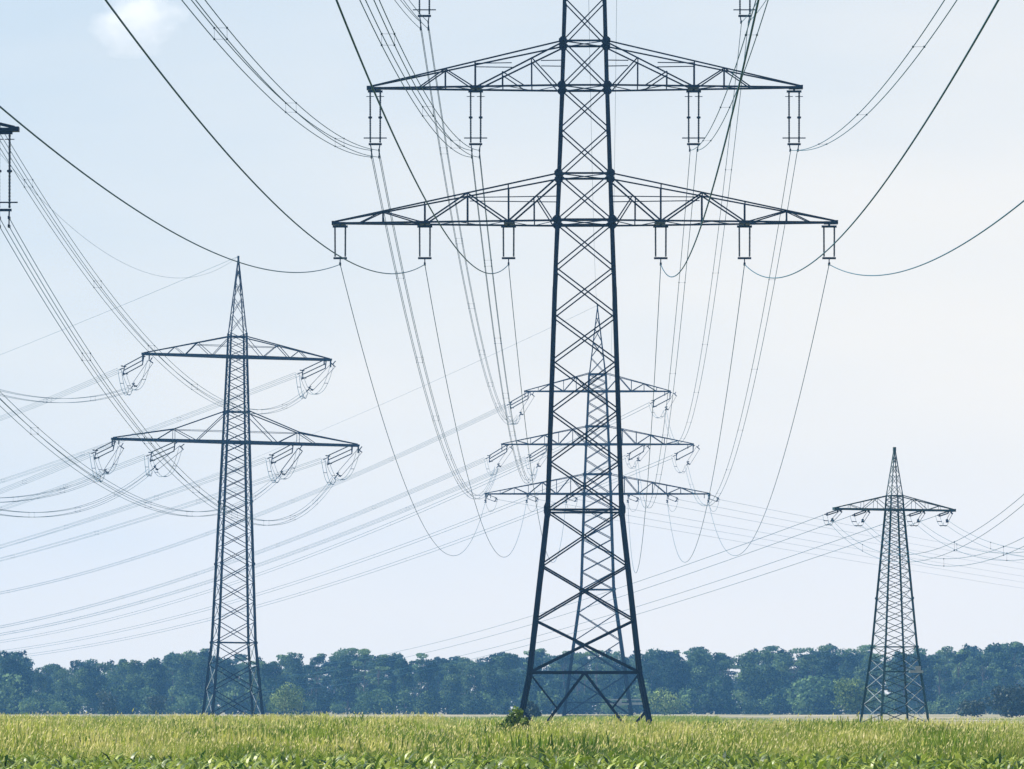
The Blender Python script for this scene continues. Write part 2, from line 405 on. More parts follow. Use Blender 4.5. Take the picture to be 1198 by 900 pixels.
# ------------------------------------------------------------------ conductors
def solve_sag(P0, P1, px, py):
    k = (px-CX)/F
    den = (P1.x-P0.x)-k*(P1.y-P0.y)
    t = (k*P0.y-P0.x)/den
    Y = P0.y+(P1.y-P0.y)*t; z = EYE+(HZ-py)*Y/F; zl = P0.z+(P1.z-P0.z)*t
    S = (zl-z)/(4*t*(1-t)) if 0.01 < t < .99 else 10
    print('sag t=%.2f S=%.1f' % (t, S), (px,py)); return S
OFF = {1: [(0,0)], 2: [(-.22,0),(.22,0)], 4: [(-.25,.22),(.25,.22),(-.25,-.22),(.25,-.22)], -2: [(0,.25),(0,-.25)]}
def span(P0, P1, mid, label, group, n=1, S=None, r=.021, spacers=None, N=70, smin=.5, smax=60, cat='power line'):
    P0 = Vector(P0); P1 = Vector(P1)
    if S is None: S = min(smax, max(smin, solve_sag(P0, P1, *mid)))
    d_ = P1-P0; h = Vector((d_.x, d_.y, 0)).normalized(); sd_ = Vector((-h.y, h.x, 0))
    f = lambda t: P0+d_*t-Vector((0,0,4*S*t*(1-t)))
    nm = 'conductor' if n == 1 else 'conductor_bundle'
    L = d_.length
    ts = [i/N for i in range(N+1)]
    if n == 1:
        m = MB(); m.tube([f(t) for t in ts], r, 5); o = m.build(nm, M_WIRE, None, True); tag(o, label, cat, group); return o
    t_ = empty(nm, P0); tag(t_, label, cat, group)
    for a, b in OFF[n]:
        m = MB(); m.tube([f(t)-P0+sd_*a+Vector((0,0,b)) for t in ts], r, 5); m.build('wire', M_WIRE, t_, True)
    ns = int(L/(spacers or 38))
    for i in range(1, ns):
        c_ = f(i/ns)-P0; m = MB(); pts = [c_+sd_*a+Vector((0,0,b)) for a, b in OFF[n]]
        if n == 4: pairs = ((0,1),(2,3),(0,2),(1,3))
        else: pairs = ((0,1),)
        for a, b in pairs: m.tube([pts[a], pts[b]], .006, 4)
        for p in pts: m.box(p, (.07,.10,.07))
        m.build('spacer', M_STEEL, t_)
    return t_

INS_M = 'insulator strings of the middle pylon'
# attachment points of the main tower
def arm1(dx, y): return Vector((T1.x+dx/S1, D1, z1(y)))
LS = (171-105)/S1-.1
side_n = {-1:'left', 1:'right'}
quadn = {-1:4, 1:2}
att = {}
for s in (-1,1):
    att['a1',s] = suspension(arm1(s*187.5,-45), LS, .33, 'long double string cut by the top edge, %s of the tallest pylon' % side_n[s], INS_M, quadn[s])
    att['a2o',s] = suspension(arm1(s*245,105), LS, .33, 'long double insulator string at the %s end of the upper visible crossarm' % side_n[s], INS_M, quadn[s])
    att['a2i',s] = suspension(arm1(s*127.5,105), LS, .33, 'long double insulator string nearest the tower on the %s of the upper visible crossarm' % side_n[s], INS_M, quadn[s])
    for nm, dx, w_ in (('o',286,'outermost'),('m',187,'middle'),('i',89,'innermost')):
        att['a3'+nm,s] = suspension(arm1(s*dx,263), 2.2, .34, 'short double insulator string, %s on the %s half of the lower wide crossarm' % (w_, side_n[s]), INS_M, False, False)

# near spans: from the main tower to a tower behind the camera
DX = (T1.x-T2.x)/400.     # the line's drift per metre
def behind(P): return Vector((P.x+DX*400, P.y-400, P.z))
near_mid = {('a3o',-1):(0,125), ('a3m',-1):(240,150), ('a3i',-1):(435,101), ('a3o',1):(1198,235), ('a3m',1):(1168,0), ('a3i',1):(864,103),
            ('a2o',-1):(282,67), ('a2i',-1):(470,78), ('a2o',1):(1040,100), ('a2i',1):(866,80), ('a1',-1):(470,0), ('a1',1):(892,0)}
words = {'a1':'top arm string', 'a2o':'outer long string', 'a2i':'inner long string', 'a3o':'outermost short string', 'a3m':'middle short string', 'a3i':'innermost short string'}
for key, mid in near_mid.items():
    P = att[key]; n = 1 if key[0].startswith('a3') else quadn[key[1]]
    lab = '%s from the %s %s of the tallest pylon, rising overhead' % ('single cable' if n == 1 else 'twin cable' if n == 2 else 'four-wire bundle', words[key[0]], side_n[key[1]])
    span(P, behind(P), mid, lab, 'cables rising overhead from the tallest pylon', n, smin=6, smax=16, N=120, r=.028 if n == 1 else .021)

# ---- strain tower behind: clamps
def arm2(dx, y, dy=0): return Vector((T2.x+dx/S2, D2+dy, z2(y)))
INS2 = 'insulators of the far middle pylon'
far_px = {('a1',-1):((-79,459),(-106,473)), ('a1',1):((87,459),(62,471)), ('a2o',-1):((-104,521),(-131,536)), ('a2i',-1):((-58,521),(-83,535)),
          ('a2i',1):((56,521),(34,533)), ('a2o',1):((114,521),(89,533))}
near_px = {('a1',-1):(-92,489), ('a1',1):(78,482), ('a2o',-1):(-118,549), ('a2i',-1):(-72,549), ('a2i',1):(45,541), ('a2o',1):(103,546)}
wd2 = {'a1':'top crossarm', 'a2o':'end of the middle crossarm', 'a2i':'inner part of the middle crossarm'}
farc = {}; nearc = {}
def jumper(A_, B_, low, label, group, n=2, r=.02):
    A_ = Vector(A_); B_ = Vector(B_); t = empty('jumper_cable', A_); tag(t, label, 'jumper cable', group)
    zl = (A_.z+B_.z)/2; S = zl-low
    for s in ((-.2,.2) if n == 2 else (0,)):
        m = MB(); pts = []
        for i in range(17):
            u = i/16; p = A_.lerp(B_, u)-Vector((0,0,S*(1-abs(2*u-1)**2.4))); pts.append(p-A_+Vector((s,s*.5,0)))
        m.tube(pts, r, 5); m.build('wire', M_WIRE, t, True)
    if n == 2:
        for u in (.2,.5,.8):
            p = A_.lerp(B_, u)-Vector((0,0,S*(1-abs(2*u-1)**2.4)))-A_; m = MB(); m.tube([p-Vector((.22,.11,0)), p+Vector((.22,.11,0))], .035, 5); m.build('spacer', M_STEEL, t)
for key, (a, c_) in far_px.items():
    P = arm2(*a); Q = arm2(c_[0], c_[1], 3.0)
    farc[key] = strain(P, Q, 1.0, 'slanting insulator, %s side of the far middle pylon, %s' % (side_n[key[1]], wd2[key[0]]), INS2, 3 if key[1] < 0 else 2, 1.3)
    nq = near_px[key]; Qn = arm2(nq[0], nq[1], -3.5)
    nearc[key] = strain(P+Vector((.6,-.5,0)), Qn, .5, 'steep insulator, %s side of the far middle pylon, %s' % (side_n[key[1]], wd2[key[0]]), INS2, 2, .45)
    jumper(Q, Qn, min(Q.z,Qn.z)-.9, 'hanging loop, %s side of the far middle pylon, %s' % (side_n[key[1]], wd2[key[0]]), 'hanging loops of the far middle pylon')
mid12 = {('a1',-1):(577,460), ('a1',1):(822,420), ('a2o',-1):(513,500), ('a2i',-1):(598,500), ('a2i',1):(792,390), ('a2o',1):(866,504)}
for key, mid in mid12.items():
    n = quadn[key[1]]
    span(att[key], nearc[key], mid, '%s from the %s %s of the tallest pylon, to the far pylon' % ('four-wire bundle' if n == 4 else 'twin cable', words[key[0]], side_n[key[1]]), 'cables between the two middle pylons', n, r=.022, smin=5, smax=25)
# lower arm: 110 kV
for s in (-1,1):
    for nm, dx, mid in (('o',130, {-1:(487,598),1:(896,598)}), ('m',82, {-1:(550,568),1:(829,583)}), ('i',36, {-1:(625,575),1:(758,560)})):
        w_ = {'o':'outermost','m':'middle','i':'innermost'}[nm]
        P = arm2(s*dx, 579.5); Q = arm2(s*dx+13, 584, 1.5); Qn = arm2(s*dx-1, 588, -2.5)
        strain(P, Q, .5, 'flat insulator on lowest crossarm of far middle pylon, %s on the %s' % (w_, side_n[s]), INS2, 2, .8)
        nearc['a3'+nm,s] = strain(P+Vector((0,-.5,0)), Qn, .35, 'insulator facing forward, lowest crossarm of far middle pylon, %s on the %s' % (w_, side_n[s]), INS2, 2, .35)
        farc['a3'+nm,s] = Q
        jumper(Q, Qn, Q.z-1.9, 'small loop under lowest crossarm of far middle pylon, %s on the %s' % (w_, side_n[s]), 'small hanging loops of the far middle pylon', 1, .022)
        span(att['a3'+nm,s], Qn, mid[s], 'deep hanging single cable from %s short string %s of the tallest pylon' % (w_, side_n[s]), 'cables between the two middle pylons', 1, smin=8, smax=25, r=.025)
# earth wires
span(T1+Vector((0,0,62.7)), T2+Vector((0,0,62.5)), None, 'earth wire running to the tip of the far middle pylon behind the tallest pylon', 'earth wires', 1, S=9, r=.014)
span(arm1(38,-50), arm2(14,440), None, 'thin vertical looking wire just right of the tallest pylon body', 'earth wires', 1, S=9, r=.012)
span(T1+Vector((0,0,62.7)), behind(T1+Vector((0,0,62.7))), None, 'earth wire from the hidden top of the tallest pylon toward the viewer', 'earth wires', 1, S=8, r=.014)

# ---- wires leaving the far middle pylon to the left
GL = 'cables running away to the left horizon'
endL = {('a1',-1):((303,602),(-200,712)), ('a2o',-1):((303,646),(-200,752)), ('a2i',-1):((303,661),(-200,757)), ('a1',1):((303,672),(-200,760)),
        ('a2i',1):((303,695),(-200,769)), ('a2o',1):((303,709),(-200,774))}
for key, (mid, e) in endL.items():
    n = 4 if key[1] < 0 else -2
    span(farc[key], at(e[0], e[1], 1300), mid, 'faint cable leaving %s side of far middle pylon leftward, %s' % (side_n[key[1]], wd2[key[0]]), GL, n, r=.022 if n == 4 else .028, spacers=60)
span(T2+Vector((0,0,62.5)), at(-200, 690, 1300), (375,504), 'faint earth wire running away left from the tip of the far middle pylon', 'earth wires', 1, r=.016)
# ... and to the right from the lowest arm
for s in (-1,1):
    for nm, y in (('o',0),('m',1),('i',2)):
        i = (y if s > 0 else 5-y)
        span(farc['a3'+nm,s], at(1320, 672+i*7, 1350), (1000, 614+i*7.0), 'faint rightward cable, lowest crossarm of far middle pylon, %s on the %s' % ({'o':'outermost','m':'middle','i':'innermost'}[nm], side_n[s]), 'faint cables running away to the right', 1, r=.02)

# ---- left tower
def arm3(lx, y, dy=0):    # local arm position
    sh = -.70*(1-z3(y)/55.6)
    return Vector((T3.x+sh+lx*math.cos(TH3), D3+lx*math.sin(TH3)+dy, z3(y)))
INS3 = 'insulators of the left pylon'
L_att = {('b1',-1):(-11.2,419), ('b1',1):(11.2,419), ('b2o',-1):(-14.6,519), ('b2o',1):(14.6,519), ('b2i',-1):(-7.2,519), ('b2i',1):(7.2,519)}
farpx3 = {('b1',-1):(140,433), ('b1',1):(348,438), ('b2o',-1):(107,531), ('b2i',-1):(171,534), ('b2i',1):(313,537), ('b2o',1):(378,538)}
nearpx3 = {('b1',-1):(153,455), ('b1',1):(358,459), ('b2o',-1):(120,556), ('b2i',-1):(176,551), ('b2i',1):(326,558), ('b2o',1):(391,560)}
farmid3 = {('b1',-1):((93,453),(-200,548)), ('b1',1):((175,503),(-200,622)), ('b2o',-1):((65,549),(-200,635)), ('b2i',-1):((110,557),(-200,650)),
           ('b2i',1):((151,593),(-200,688)), ('b2o',1):((200,597),(-200,698))}
nearmid3 = {('b1',-1):(42,467), ('b1',1):(137,362), ('b2o',-1):(36,582), ('b2i',-1):(25,602), ('b2i',1):(80,537), ('b2o',1):(167,508)}
N_att = {('b1',-1):Vector((T5.x-11.7,D5,41.6)), ('b1',1):Vector((T5.x+11.7,D5,41.6)), ('b2o',-1):Vector((T5.x-15.2,D5,31.5)), ('b2o',1):Vector((T5.x+15.2,D5,31.5)),
         ('b2i',-1):Vector((T5.x-7,D5,31.5)), ('b2i',1):Vector((T5.x+7,D5,31.5))}
wd3 = {'b1':'upper crossarm', 'b2o':'end of the lower crossarm', 'b2i':'inner part of the lower crossarm'}
for key, (lx, y) in L_att.items():
    dpt = lx*math.sin(TH3); P = arm3(lx, y)
    fx = farpx3[key]; Q = at(fx[0], fx[1], D3+dpt+3.0); nx = nearpx3[key]; Qn = at(nx[0], nx[1], D3+dpt-3.0)
    sn = side_n[key[1]]
    strain(P, Q, 1.05, 'dark slanting insulator, %s side of left pylon, %s' % (sn, wd3[key[0]]), INS3, 3, 1.1)
    strain(P+Vector((.9,-.6,-.2)), Qn, .5, 'steep insulator, %s side of left pylon, %s' % (sn, wd3[key[0]]), INS3, 2, .85 if key == ('b2i',1) else .5)
    jumper(Q, Qn, min(Q.z,Qn.z)-.3, 'outer cable loop, %s side of left pylon, %s' % (sn, wd3[key[0]]), 'hanging loops of the left pylon', 2, .028)
    jumper(Q+Vector((.5,0,-.1)), P+Vector((.5,-.6,-.5)), Q.z-2.5, 'inner cable loop, %s side of left pylon, %s' % (sn, wd3[key[0]]), 'hanging loops of the left pylon', 2, .022)
    mid, e = farmid3[key]
    span(Q, at(e[0], e[1], 950), mid, 'faint bundle leaving %s side of left pylon leftward, %s' % (sn, wd3[key[0]]), GL, 4, r=.018, spacers=60)
    Pn = suspension(N_att[key], 4.15, .28, 'long double string at the left edge of the picture' if key == ('b2o',1) else 'insulator of pylon beyond left edge, %s side, %s' % (sn, wd3[key[0]]), 'insulators of the pylon beyond the left edge', 4)
    span(Pn, Qn, nearmid3[key], 'bundle sweeping in to %s side of left pylon, %s' % (sn, wd3[key[0]]), 'bundles sweeping in to the left pylon', 4, r=.019, smin=3, smax=25)
span(T5+Vector((0,0,54.2)), T3+Vector((0,0,z3(302)+.2)), (200,325), 'faint earth wire dipping in from the left to the tip of the left pylon', 'earth wires', 1, r=.013, smax=25)
span(T3+Vector((0,0,z3(302)+.2)), at(-200, 490, 950), (100,375), 'faint earth wire running away left from the tip of the left pylon', 'earth wires', 1, r=.018)

# ---- right tower
INS4 = 'insulators of the right pylon'
r_dat = [('outermost on the left', -5.2, (965,602), (972,610), (1125,635), 25.0, (480,757), (745,681)),
         ('inner left', -2.6, (997,603), (1008,611), (1139.5,655), 28.2, (430,760), (745,692)),
         ('inner right', 2.6, (1062,603), (1073,611), (1155,650), 31.6, (400,766), (745,710)),
         ('outermost on the right', 5.2, (1097,603), (1107,611), (1175,643), 34.8, (370,769), (745,719))]
for w_, lx, fx, nx, nm_, Xe, e, fm in r_dat:
    P = Vector((T4.x+lx*math.cos(TH4), D4+lx*math.sin(TH4), z4(597.5))); dd = lx*math.sin(TH4)
    Q = at(fx[0], fx[1], D4+dd+1.2); Qn = at(nx[0], nx[1], D4+dd-1.5)
    strain(P, Q, .16, 'short dark insulator pointing left on the right pylon, %s' % w_, INS4, 2, .85)
    strain(P+Vector((.2,-.3,0)), Qn, .2, 'small insulator facing the viewer on the right pylon, %s' % w_, INS4, 2, .4)
    jumper(Q, Qn, Qn.z-.25, 'small cable loop under the crossarm of the right pylon, %s' % w_, 'small hanging loops of the right pylon', 2, .014)
    span(Q, at(e[0]-250, e[1]+12, 1500), fm, 'faint cable from the right pylon descending left behind the wood, %s' % w_, 'cables from the right pylon descending behind the wood', 1, r=.022, smin=-5)
    span(Vector((Xe,150,18.6)), Qn, nm_, 'twin cable sweeping in from the right edge to the right pylon, %s' % w_, 'twin cables sweeping in from the right edge', -2, r=.014, smin=1, smax=14)

# ------------------------------------------------------------------ ground
rng = np.random.default_rng(7)
def np_mesh(name, V, Fq, mat, cols=None, mi=None, mats=None):
    me = bpy.data.meshes.new(name); nf, k = Fq.shape
    me.vertices.add(len(V)); me.vertices.foreach_set('co', V.astype(np.float32).ravel())
    me.loops.add(nf*k); me.loops.foreach_set('vertex_index', Fq.astype(np.int32).ravel())
    me.polygons.add(nf); me.polygons.foreach_set('loop_start', np.arange(0, nf*k, k, dtype=np.int32))
    try: me.polygons.foreach_set('loop_total', np.full(nf, k, dtype=np.int32))
    except Exception: pass
    for mm in (mats or [mat]): me.materials.append(mm)
    if mi is not None: me.polygons.foreach_set('material_index', mi.astype(np.int32))
    me.update(calc_edges=True)
    if cols is not None:
        a = me.attributes.new('tint', 'FLOAT', 'POINT'); a.data.foreach_set('value', cols.astype(np.float32))
    return me

m_g, t, b = new_mat('field_ground')
geo = t.nodes.new('ShaderNodeNewGeometry'); sep = t.nodes.new('ShaderNodeSeparateXYZ'); t.links.new(geo.outputs['Position'], sep.inputs[0])
nb = noise(t, .02, 3, .5, 'Object', (1,.35,1)); 
green = ramp(t, [(.3,(.06,.085,.018)),(.5,(.15,.15,.045)),(.7,(.24,.21,.085))], noise(t, .35, 8, .7, 'Object', (1,.2,1)).outputs[0])
stub = ramp(t, [(.35,(.17,.16,.085)),(.65,(.32,.28,.18))], noise(t, .06, 6, .6, 'Object', (1,.25,1)).outputs[0])
dkg = ramp(t, [(.35,(.05,.10,.035)),(.65,(.10,.16,.05))], noise(t, .3, 5, .6).outputs[0])
def math_n(op, a, b_, clamp=False):
    n = t.nodes.new('ShaderNodeMath'); n.operation = op; n.use_clamp = clamp
    for i, v in enumerate((a, b_)):
        if isinstance(v, (int, float)): n.inputs[i].default_value = v
        else: t.links.new(v, n.inputs[i])
    return n.outputs[0]
def mix(f, a, b_):
    n = t.nodes.new('ShaderNodeMix'); n.data_type = 'RGBA'
    t.links.new(f, n.inputs[0]); t.links.new(a, n.inputs[6]); t.links.new(b_, n.inputs[7]); return n.outputs[2]
wob = math_n('MULTIPLY', math_n('SUBTRACT', nb.outputs[0], .5), 260)
yw = math_n('ADD', sep.outputs[1], wob)
xr = math_n('GREATER_THAN', math_n('ADD', sep.outputs[0], math_n('MULTIPLY', wob, .05)), 12)
f_far = math_n('MULTIPLY', math_n('SUBTRACT', yw, 640), .02, True)
f_r = math_n('MULTIPLY', xr, math_n('MULTIPLY', math_n('SUBTRACT', yw, 360), .03, True))
f_st = math_n('MAXIMUM', f_far, f_r)
c1 = mix(f_st, green.outputs[0], stub.outputs[0])
# green patches in the stubble
patch = ramp(t, [(.56,(0,0,0)),(.62,(1,1,1))], noise(t, .012, 2, .5, 'Object', (1,.3,1)).outputs[0])
c2 = mix(math_n('MULTIPLY', patch.outputs[0], math_n('LESS_THAN', sep.outputs[1], 780)), c1, dkg.outputs[0])
t.links.new(c2, b.inputs['Base Color']); b.inputs['Roughness'].default_value = .95; b.inputs['Specular IOR Level'].default_value = .1
gx = np.linspace(-1100, 1100, 111); gy = np.concatenate([np.linspace(-140, 800, 120), np.linspace(820, 1740, 24)])
GX, GY = np.meshgrid(gx, gy)
GZ = .05*np.sin(GX*.11+GY*.03)+.05*np.sin(GY*.07+1.3)
V = np.stack([GX, GY, GZ], -1).reshape(-1,3); nx_ = len(gx); ny_ = len(gy)
idx = np.arange(nx_*ny_).reshape(ny_, nx_)
Fq = np.stack([idx[:-1,:-1], idx[:-1,1:], idx[1:,1:], idx[1:,:-1]], -1).reshape(-1,4)
g = link_mesh('ground', np_mesh('ground', V, Fq, m_g)); tag(g, 'flat field ground reaching the wood', None, None, 'structure')

# ------------------------------------------------------------------ vegetation materials
def leafmat(name, stops, rough=.5, trans=.35, spec=.3, objvar=.0):
    m, t, b = new_mat(name)
    at_ = t.nodes.new('ShaderNodeAttribute'); at_.attribute_name = 'tint'
    fac = at_.outputs['Fac']
    if objvar:
        oi = t.nodes.new('ShaderNodeObjectInfo'); a = t.nodes.new('ShaderNodeMath'); a.operation = 'MULTIPLY_ADD'
        t.links.new(oi.outputs['Random'], a.inputs[0]); a.inputs[1].default_value = objvar; 
        s_ = t.nodes.new('ShaderNodeMath'); s_.operation = 'SUBTRACT'; t.links.new(fac, s_.inputs[0]); s_.inputs[1].default_value = objvar/2
        t.links.new(s_.outputs[0], a.inputs[2]); fac = a.outputs[0]
    r = ramp(t, stops, fac)
    t.links.new(r.outputs[0], b.inputs['Base Color']); b.inputs['Roughness'].default_value = rough; b.inputs['Specular IOR Level'].default_value = spec
    tr = t.nodes.new('ShaderNodeBsdfTranslucent'); t.links.new(r.outputs[0], tr.inputs[0])
    mx = t.nodes.new('ShaderNodeMixShader'); mx.inputs[0].default_value = trans
    out = t.nodes['Material Output']; t.links.new(b.outputs[0], mx.inputs[1]); t.links.new(tr.outputs[0], mx.inputs[2]); t.links.new(mx.outputs[0], out.inputs[0])
    return m
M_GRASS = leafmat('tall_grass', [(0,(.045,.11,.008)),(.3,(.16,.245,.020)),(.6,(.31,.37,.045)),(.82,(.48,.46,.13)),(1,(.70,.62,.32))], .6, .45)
M_CROP = leafmat('beet_leaf', [(0,(.015,.05,.008)),(.5,(.13,.20,.015)),(1,(.40,.46,.10))], .42, .4, .45)
M_LEAF = leafmat('forest_leaf', [(0,(.002,.010,.010)),(.45,(.020,.054,.028)),(1,(.14,.22,.08))], .7, .3, .1, .5)
M_BUSH = leafmat('bush_leaf', [(0,(.02,.055,.022)),(.5,(.085,.155,.06)),(1,(.20,.30,.10))], .7, .35, .1, .4)
M_BARK = simple('bark', (.06,.05,.04), (.12,.10,.08), 1.5, .9)

def blades(n, Dmin, Dmax, hfun, wd, seed, margin=6, powr=1.0, tint=(.15,.8), lean=.35, xlim=None):
    """grass blades: bent two-quad strips spread so that the picture is covered evenly"""
    r = np.random.default_rng(seed)
    u = r.random(n); D = 1/((1-u)/Dmin**powr+u/Dmax**powr)**(1/powr)
    half = D*.111+margin; X = (r.random(n)*2-1)*half
    # clumping
    cl = np.sin(X*1.7+np.sin(D*.9)*2)+np.sin(D*1.3+X*.6)
    h = hfun(X, D)*(0.55+.6*r.random(n))*(1+.10*cl)
    a = r.random(n)*2*np.pi; lw = wd*(.6+.8*r.random(n))*(D/Dmin)**.5
    fx, fy = np.cos(a), np.sin(a)*.5; norm = np.hypot(fx, fy); fx /= norm; fy /= norm
    ln = lean*h*r.random(n); la = r.random(n)*2*np.pi; lx = np.cos(la)*ln+.12*h; ly = np.sin(la)*ln
    base = np.stack([X, D, np.zeros(n)-.02], -1)
    side = np.stack([fx*lw/2, fy*lw/2, np.zeros(n)], -1)
    m_ = base+np.stack([lx*.35, ly*.35, h*.6], -1); tip = base+np.stack([lx, ly, h], -1)
    V = np.stack([base-side, base+side, m_+side*.9, m_-side*.9, tip+side*.25, tip-side*.25], 1)
    k = np.arange(n)*6
    Fq = np.concatenate([np.stack([k,k+1,k+2,k+3],-1), np.stack([k+3,k+2,k+4,k+5],-1)])
    pt = .18*np.sin(X*.35+D*.05)+.12*np.sin(X*.9-D*.11+2)
    cell = np.random.default_rng(99).random((64,64)); c1_ = cell[(X/1.1).astype(int)%64, (D/5).astype(int)%64]; c2_ = cell[(X/3.3+7).astype(int)%64, (D/17+9).astype(int)%64]
    tv = np.clip(tint[0]+(tint[1]-tint[0])*r.random(n)**1.2+pt*.7+(c1_-.5)*.28+(c2_-.5)*.34+np.clip((D-175)/400, -.16, .14), 0, 1)
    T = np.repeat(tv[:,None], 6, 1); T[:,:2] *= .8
    return V.reshape(-1,3), Fq, T.ravel(), tip, h, X, D
def hgrass(X, D):
    px = X/D
    k = 1/(1+np.exp(-(X+3+2*np.sin(D*.05))*.8))
    left = .86-.0002*D; right = np.clip(1.22-.0030*D, .25, .9)
    b_ = left*(1-k)+right*k
    b_ = b_*(1+.07*np.sin(X*.8)+.08*np.sin(X*.31+D*.04)+.05*np.sin(X*2.3+D*.2))
    return b_*np.clip(.66+(D-104)/90, .66, 1)
def seedheads(tip, h, X, D, frac, seed, w0=.035, l0=.16):
    r = np.random.default_rng(seed); s = r.random(len(tip)) < frac; tip = tip[s]; D = D[s]; n = len(tip)
    a = r.random(n)*2*np.pi; w_ = w0*(.6+.8*r.random(n))*(D/110)**.3; l = l0*(.6+.8*r.random(n))
    sx = np.stack([np.cos(a)*w_, np.sin(a)*w_, np.zeros(n)], -1)
    dx = np.stack([(r.random(n)-.3)*l*.7, (r.random(n)-.5)*l*.5, l*(.4+.6*r.random(n))], -1)
    V = np.stack([tip-dx*.3, tip+sx+dx*.2, tip+dx, tip-sx+dx*.2], 1).reshape(-1,3); k = np.arange(n)*4
    return V, np.stack([k,k+1,k+2,k+3],-1), np.repeat(.68+.32*r.random(n), 4)
def join(parts):
    Vs, Fs, Ts = [], [], []; o = 0
    for V, F_, T in parts: Vs.append(V); Fs.append(F_+o); Ts.append(T); o += len(V)
    return np.concatenate(Vs), np.concatenate(Fs), np.concatenate(Ts)
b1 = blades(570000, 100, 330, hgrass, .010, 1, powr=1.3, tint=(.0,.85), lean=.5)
sh = seedheads(b1[3], b1[4], b1[5], b1[6], .14, 5, .016, .09)
b3 = blades(7000, 106, 320, lambda X, D: hgrass(X, D)*1.14, .010, 21, powr=1.3, tint=(.45,.8), lean=.3)
sh3 = seedheads(b3[3], b3[4], b3[5], b3[6], .9, 6, .020, .12)
def weeds(seed, nc=170):
    r = np.random.default_rng(seed); u = r.random(nc); Dc = 1/((1-u)/104+u/310.); Xc = (r.random(nc)*2-1)*(Dc*.111+4)
    out = []
    for i in range(nc):
        n = int(90+120*r.random()); rad = .25+.6*r.random(); X = Xc[i]+r.normal(0,rad,n); D = Dc[i]+r.normal(0,rad,n)
        h = (hgrass(X, D)+.08+.22*r.random())*(.7+.4*r.random(n)); w_ = (.012+.02*r.random())*(Dc[i]/104)**.5
        a = r.random(n)*6.283; sx = np.stack([np.cos(a)*w_, np.sin(a)*w_, np.zeros(n)], -1); la = r.random(n)*6.283; ln = .35*h*r.random(n)
        base = np.stack([X, D, np.zeros(n)], -1); tip = base+np.stack([np.cos(la)*ln, np.sin(la)*ln, h], -1); md = base*.4+tip*.6+np.stack([0*h,0*h,h*.05],-1)
        V = np.stack([base-sx*.5, base+sx*.5, md+sx, md-sx, tip+sx*.2, tip-sx*.2], 1).reshape(-1,3); k = np.arange(n)*6
        Fq = np.concatenate([np.stack([k,k+1,k+2,k+3],-1), np.stack([k+3,k+2,k+4,k+5],-1)])
        t0 = r.choice([.12,.25,.4,.6,.8]); out.append((V, Fq, np.repeat(np.clip(t0+r.normal(0,.08,n),0,1), 6)))
        if r.random() < .5: out.append(seedheads(tip, h, X, D, .5, seed+i, .02, .12))
    return join(out)
V, Fq, T = join([b1[:3], sh, b3[:3], sh3, weeds(77)])
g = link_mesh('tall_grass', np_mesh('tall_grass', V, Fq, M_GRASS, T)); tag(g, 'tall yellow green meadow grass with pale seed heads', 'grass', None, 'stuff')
b2 = blades(70000, 320, 640, lambda X, D: .42+.12*np.sin(X*.1)-np.where((X/D > .045), .26, 0), .045, 11, margin=12, powr=1.0, tint=(.15,.5))
g = link_mesh('far_grass', np_mesh('far_grass', b2[0], b2[1], M_GRASS, b2[2])); tag(g, 'low distant grass round the feet of the pylons', 'grass', None, 'stuff')

# crop in the foreground: rosettes of broad arching leaves
def crop(seed, nplant=19000, Dmin=66, Dmax=107):
    r = np.random.default_rng(seed); n = nplant
    D = Dmin+(Dmax-Dmin)*r.random(n)**.85; D = np.round(D/.45)*.45+r.normal(0,.06,n); X = (r.random(n)*2-1)*(D*.111+5)
    D = D+.8*np.sin(X*.5)+.5*np.sin(X*1.7)+np.abs(r.normal(0,1.6,n))
    nl = 7; sz = np.repeat((.6+.7*r.random(n))*(1+.22*np.sin(X*2.1)*np.sin(D*1.1)), nl); X = np.repeat(X, nl); D = np.repeat(D, nl); N = n*nl
    a = r.random(N)*2*np.pi; el = R(50)+r.random(N)*R(40); L = (.14+.17*r.random(N))*sz; wd = L*(.13+.10*r.random(N))
    d0 = np.stack([np.cos(a)*np.cos(el), np.sin(a)*np.cos(el), np.sin(el)], -1)
    el2 = el-R(55); d1 = np.stack([np.cos(a)*np.cos(el2), np.sin(a)*np.cos(el2), np.sin(el2)], -1)
    tw = (r.random(N)-.5)*1.0
    s = np.stack([-np.sin(a), np.cos(a), tw], -1); s /= np.linalg.norm(s, axis=1)[:,None]
    base = np.stack([X, D, .02+.14*sz*r.random(N)], -1); p1 = base+d0*(L*.55)[:,None]; p2 = p1+(d0*.5+d1*.5)*(L*.4)[:,None]; p3 = p2+d1*(L*.38)[:,None]
    W = wd[:,None]*s
    V = np.stack([base-W*.08, base+W*.08, p1+W*.42, p1-W*.42, p2+W*.5, p2-W*.5, p3+W*.08, p3-W*.08], 1)
    k = np.arange(N)*8
    F_ = np.concatenate([np.stack([k,k+1,k+2,k+3],-1), np.stack([k+3,k+2,k+4,k+5],-1), np.stack([k+5,k+4,k+6,k+7],-1)])
    T = np.repeat(np.clip(r.normal(.5,.3,N), 0, 1), 8)
    return V.reshape(-1,3), F_, T
V, Fq, T = crop(3)
g = link_mesh('leaf_crop', np_mesh('leaf_crop', V, Fq, M_CROP, T)); tag(g, 'broad glossy green crop leaves along the bottom edge', 'crop', None, 'stuff')

